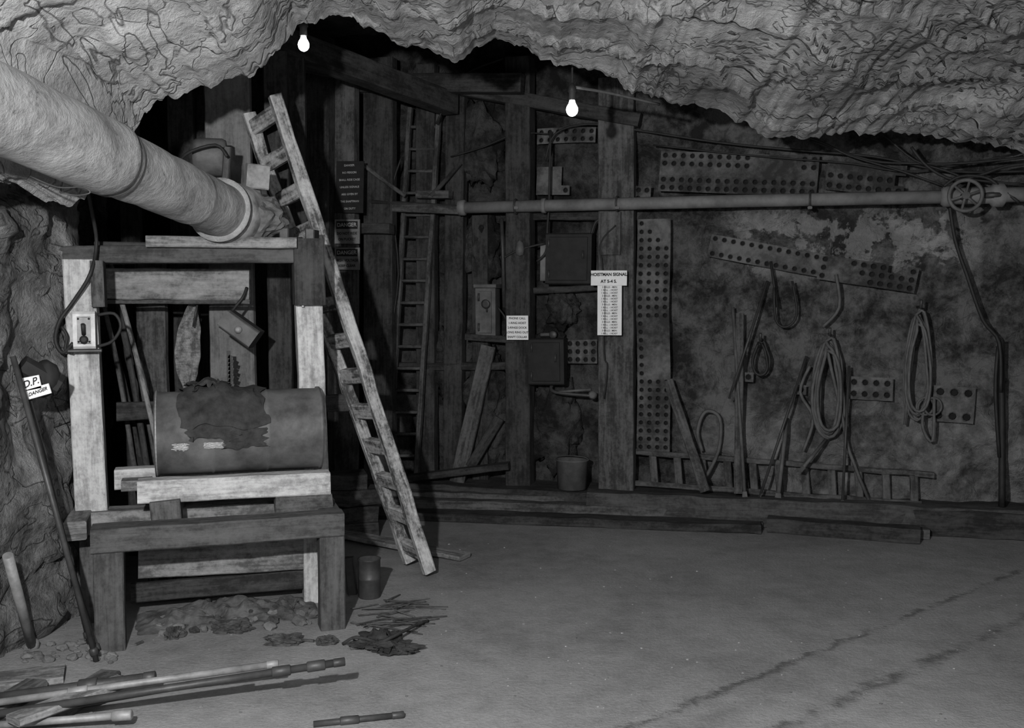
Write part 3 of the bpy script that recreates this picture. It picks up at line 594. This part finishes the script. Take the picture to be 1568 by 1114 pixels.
# ---------------------------------------------------------------- left side items
m=MB('switch_box'); c=W(130,505,4.82)
m.beam(c-E1*0.05,c+E1*0.05,0.07,0.18,ALU,jit=0,bev=0.012); m.beam(c-E2*.04-E1*.03,c-E2*.04+E1*.03,0.012,0.13,STEEL_L,jit=0)
m.tube([c-E2*.05-UP*.02,c-E2*.08+UP*.03],0.01,BLACK,8,False); m.lathe(c-UP*0.045-E2*.045,-E2,[(0.02,0),(0.02,0.015),(0.01,0.02)],BLACK,12)
for sx in (-.024,.024):
    for sz_ in (-.055,.055): m.lathe(c+E1*sx+UP*sz_-E2*.045,-E2,[(0.005,0),(0.005,0.006),(0.0,0.008)],BLACK,8)
m.beam(c-UP*.1-E1*.075,c-UP*.1+E1*.075,0.05,0.015,STEEL,jit=0); m.done()
m=MB('switch_cable')
m.tube([W(132,280,4.6),W(140,320,4.75),W(148,372,4.88),W(138,420,4.82),W(112,462,4.82),W(92,490,4.8),W(85,520,4.8),W(96,540,4.8),W(112,525,4.8)],0.009,BLACK,7)
m.tube([W(150,482,4.82),W(175,480,4.82),W(185,500,4.82),W(172,522,4.82),W(150,530,4.82)],0.008,BLACK,7)
m.tube([W(95,500,4.8),W(103,515,4.8),W(100,535,4.8),W(112,540,4.8)],0.007,BLACK,7); m.done()
m=MB('powder_bag')
m.beam(W(33,560,4.42),W(90,590,4.5),0.1,0.10,SIGNBLK,jit=0.01,bev=0.03); m.blob(W(66,580,4.47),(0.075,0.05,0.085),SIGNBLK,0.25,1.5,3,True)
r_=(W(72,590,4.35)-W(45,600,4.35)).normalized()
a=W(42,604,4.37); c=W(77,594,4.37); m.beam(a,c,0.006,0.045,PAPER,jit=0); m.beam(a+UP*.05-r_*.02,c+UP*.045-r_*.045,0.006,0.06,PAPER,jit=0)
m.text('D.P.',(a+c)/2+UP*0.05-r_*.03+Vector((0,-.006,0)),r_,UP,0.045,INK,0.002,.0005); m.text('DANGER',(a+c)/2+Vector((0,-.006,0)),r_,UP,0.022,INK,0.002,.0005); m.done()
for (p,q,r) in ((F(148,1012),W(20,545,4.28),.013),(F(138,985),W(42,600,4.42),.013),(F(152,1005),W(105,850,4.6),.011)):
    m=MB('leaning_drill_steel'); m.tube([p,q],r,STEEL,8,False); d=(q-p).normalized(); m.lathe(p+d*.03,d,[(r,0),(r*1.5,.004),(r*1.5,.03),(r,.034)],STEEL,10); m.done()
m=MB('pale_pipe'); m.tube([F(50,992,0.0),W(12,850,4.2)],0.022,STEEL_L,12,False); m.lathe(F(50,992,0),UP,[(0.03,0),(0.03,0.03),(0.022,0.04)],STEEL_L,12); m.done()
for (a,c,r,mt,y0,y1) in (((205,735),(160,470),.014,WOOD_D,5.5,5.7),((225,735),(172,430),.018,WOOD_B,5.5,5.7),((240,740),(185,450),.012,WOOD_D,5.6,5.8),((250,735),(168,400),.014,WOOD_M,5.35,5.5),((262,740),(205,560),.015,STEEL,5.5,5.9),((215,730),(170,520),.02,WOOD_B,5.6,5.9)):
    m=MB('leaning_pole'); q=W(a[0],a[1],y0); t=W(c[0],c[1],y1); d=(q-t); q2=t+d*(t.z/(t.z-q.z)); m.tube([(q2.x,q2.y,0.0),(q+t)/2+Vector((0.02,0,0.0)),t],r,mt,8); m.done()
m=MB('canvas_sling')
def sl(a,c):
    p=W(288,465+137*c,5.55)
    w=0.012+0.06*math.sin(math.pi*(c*0.9+0.05)); x=(a-.5)*2
    return p+Vector((w*x-0.03*math.sin(c*2.4)+0.03,0.03*math.cos(x*2)-0.04*noise.noise(Vector((x*2,c*6,0))),0))
m.grid(sl,10,30,WOOD_M); m.tube([W(303,462,5.5),W(296,500,5.5)],0.006,STEEL,6,False); m.done(False)
m=MB('saw_blade'); q0=W(350,545,5.5)
for i in range(9): m.beam(q0-UP*0.022*i,q0-UP*0.022*i+Vector((0.028 if i%2 else .02,0,-.01)),0.004,0.02,STEEL,jit=0)
m.beam(q0+Vector((0,0,.03)),q0-UP*.2,0.02,0.004,STEEL,jit=0); m.done()
m=MB('hanging_junction_box'); a=W(348,488,5.35); c=W(393,520,5.35); m.beam(a,c,0.11,0.11,STEEL,jit=.001,bev=.008); m.beam(a+Vector((-.01,-.06,.01)),c+Vector((0,-.06,.0)),0.01,0.09,BOXM,jit=0,bev=.004); m.lathe((a+c)/2+Vector((0,-.06,0)),(0,-1,0),[(0.02,0),(0.02,0.02),(0.008,0.03)],STEEL_L,12)
m.tube([a,W(360,470,5.4),W(372,455,5.42),W(378,440,5.45)],0.008,BLACK,6); m.done()
m=MB('tin_can'); p=F(566,913); m.lathe(p,UP,[(0.0,0),(0.058,0.0),(0.06,0.005),(0.06,0.1),(0.063,0.105),(0.06,0.11),(0.06,0.205),(0.064,0.21),(0.058,0.21),(0.056,0.03),(0,0.03)],STEEL,28)
m.beam(p+Vector((-.1,0.05,0)),p+Vector((-.12,0.06,.2)),0.05,0.05,STEEL); m.done()
m=MB('loose_plank'); m.beam(F(500,812,.06),F(712,852,.02),0.13,0.03,WOOD_M); m.done()
m=MB('timber_stack')
for (u0,v0,u1,v1,z) in ((480,800,575,800,.05),(480,790,585,785,.16),(470,800,585,800,.28),(480,780,570,785,.38)):
    a=F(u0,v0); c=F(u1,v1); m.beam(Vector((a.x,6.6,z)),Vector((c.x+.05,6.75,z)),0.22,0.1,WOOD_B,jit=.01)
m.done()
# debris
m=MB('floor_debris')
def mound(a,c):
    p=B(0.10+0.9*a,0.16+0.42*c,0); e=math.sin(math.pi*a)**0.5*math.sin(math.pi*c)**0.7
    p.z=-0.004+e*(0.05+0.05*fr(p*5)+0.02*noise.noise(p*20)); return p
m.grid(mound,70,36,DIRT,False)
for i in range(40):
    p=B(random.uniform(.12,.98),random.uniform(0.08,.35),0); s=random.uniform(0.006,0.03); m.blob(p+UP*s*.6,(s*1.2,s,s*.9),DEBRIS if random.random()<.5 else ROCKP,0.4,1.3,2)
for (u,v,rx,ry,rz) in ((435,985,.08,.04,.03),(500,985,.05,.03,.025),(268,975,.04,.04,.035),(355,965,.09,.05,.03),(440,935,.06,.04,.05)):
    m.blob(F(u,v)+UP*rz*.5,(rx,ry,rz),DEBRIS,0.5,1.6,4)
for i in range(34):
    p=F(random.uniform(535,620),random.uniform(926,968)); d=Vector((random.uniform(.06,.3),random.uniform(-.08,.2),0)); z=random.uniform(.006,.035); m.beam(p+UP*z,p+d+UP*.006,0.007,0.005,DEBRIS if i%3 else WOOD_D,jit=.006,bev=.001)
for i in range(14): 
    p=F(random.uniform(150,640),random.uniform(940,1000)); m.beam(p+UP*.008,p+Vector((random.uniform(-.12,.12),random.uniform(-.05,.05),.008)),0.012,0.01,WOOD_D,jit=.002,bev=.001)
m.done()
m=MB('crumpled_rag')
def rg(a,c):
    p=F(575+60*a-25*c,1005-30*c); n=fr(Vector((a*3,c*2,1)),3); return p+Vector((0.03*noise.noise(Vector((c*5,a*5,3))),0.04*noise.noise(Vector((a*5,0,c*5))),0.02+0.05*abs(n)*math.sin(math.pi*a)+0.02*abs(noise.noise(Vector((a*9,c*9,0))))))
m.grid(rg,24,16,CLOTH); m.blob(F(600,998)+UP*.02,(.10,.05,.03),CLOTH,.6,1.8,4); m.blob(F(560,990)+UP*.015,(.06,.05,.025),CLOTH,.6,1.8,4)
m.tube([F(570,990,.01),F(600,975,.05),F(640,955,.03),F(655,950,.01)],0.008,CLOTH,6); m.tube([F(525,985,.01),F(545,975,.05),F(575,982,.03)],0.008,CLOTH,6); m.done(False)
m=MB('rock_rubble')
for i in range(45):
    p=F(random.uniform(20,175),random.uniform(985,1015)); s=random.uniform(.006,.024); m.blob(p+UP*s*.5,(s*1.3,s,s*.8),ROCKP,.35,1.4,2)
for i in range(60):
    p=F(random.uniform(0,620),random.uniform(880,1100)); s=random.uniform(.003,.008); m.blob(p+UP*s*.3,(s*1.4,s,s*.7),ROCKP,.35,1.4,1)
for i in range(200):
    p=F(random.uniform(620,1560),random.uniform(830,1110)); s=random.uniform(.002,.006); m.blob(p+UP*s*.3,(s*1.4,s,s*.7),ROCKP if i%2 else DRUML,.35,1.4,1)
m.done()
# foreground drill steels
def rod(a,za,c,zc,r,mt=STEEL,cp=()):
    m=MB('drill_steel')
    A,C=F(*a,za),F(*c,zc); m.tube([A,C],r,mt,10,False); d=(C-A).normalized(); m.lathe(C-d*.03,d,[(r,0),(r*1.15,.003),(r*1.15,.045),(r*.9,.047)],mt,12)
    for f in cp:
        q=A+(C-A)*f; m.lathe(q,d,[(r,0),(r*1.4,0.004),(r*1.4,0.07),(r,0.074)],mt,14)
    m.done()
rod((-40,1098),.07,(522,1013),.17,.015,STEEL,(.8,.9)); rod((-40,1080),.07,(420,1016),.14,.014,STEEL_L,(.3,)); rod((-20,1070),.06,(232,1036),.11,.02,STEEL,(.55,))
rod((-40,1112),.03,(195,1094),.06,.014,STEEL_L,(.9,)); rod((480,1108),.012,(612,1094),.012,.012,STEEL,(.3,)); rod((40,1092),.05,(370,1035),.12,.011,STEEL)
m=MB('rack_blocks'); A=F(120,1075,.0); m.beam(A+Vector((-.02,-.15,.03)),A+Vector((.05,.2,.03)),0.1,0.06,WOOD_D); A=F(-10,1095,.0); m.beam(A+Vector((-.02,-.15,.025)),A+Vector((.05,.25,.025)),0.1,0.05,WOOD_D)
m.beam(F(60,1070,.075)-Vector((0,.2,0)),F(190,1040,.09),0.10,0.03,WOOD_M); m.done()
m=MB('floor_plank'); m.beam(F(-60,1050,.015),F(100,1030,.015),0.18,0.03,WOOD_M); m.done()
# ---------------------------------------------------------------- lights
def light(name,loc,p,rad):
    l=bpy.data.lights.new(name,'POINT'); l.energy=p; l.shadow_soft_size=rad; o=bpy.data.objects.new(name,l); o.location=loc; sc.collection.objects.link(o)
light('flash_bulb_light',(-0.7,0.5,2.1),860,0.04)
light('flash_fill_light',(0.9,0.1,1.9),90,0.2)
w=bpy.data.worlds.new('World'); sc.world=w; w.use_nodes=True; w.node_tree.nodes['Background'].inputs[0].default_value=(0.01,0.01,0.01,1)
cd=bpy.data.cameras.new('camera'); cd.lens=35.0; cd.sensor_width=36; cd.clip_start=0.05
co=bpy.data.objects.new('camera',cd); co.location=CAM; co.rotation_euler=(math.pi/2-TH,0,0); sc.collection.objects.link(co); sc.camera=co
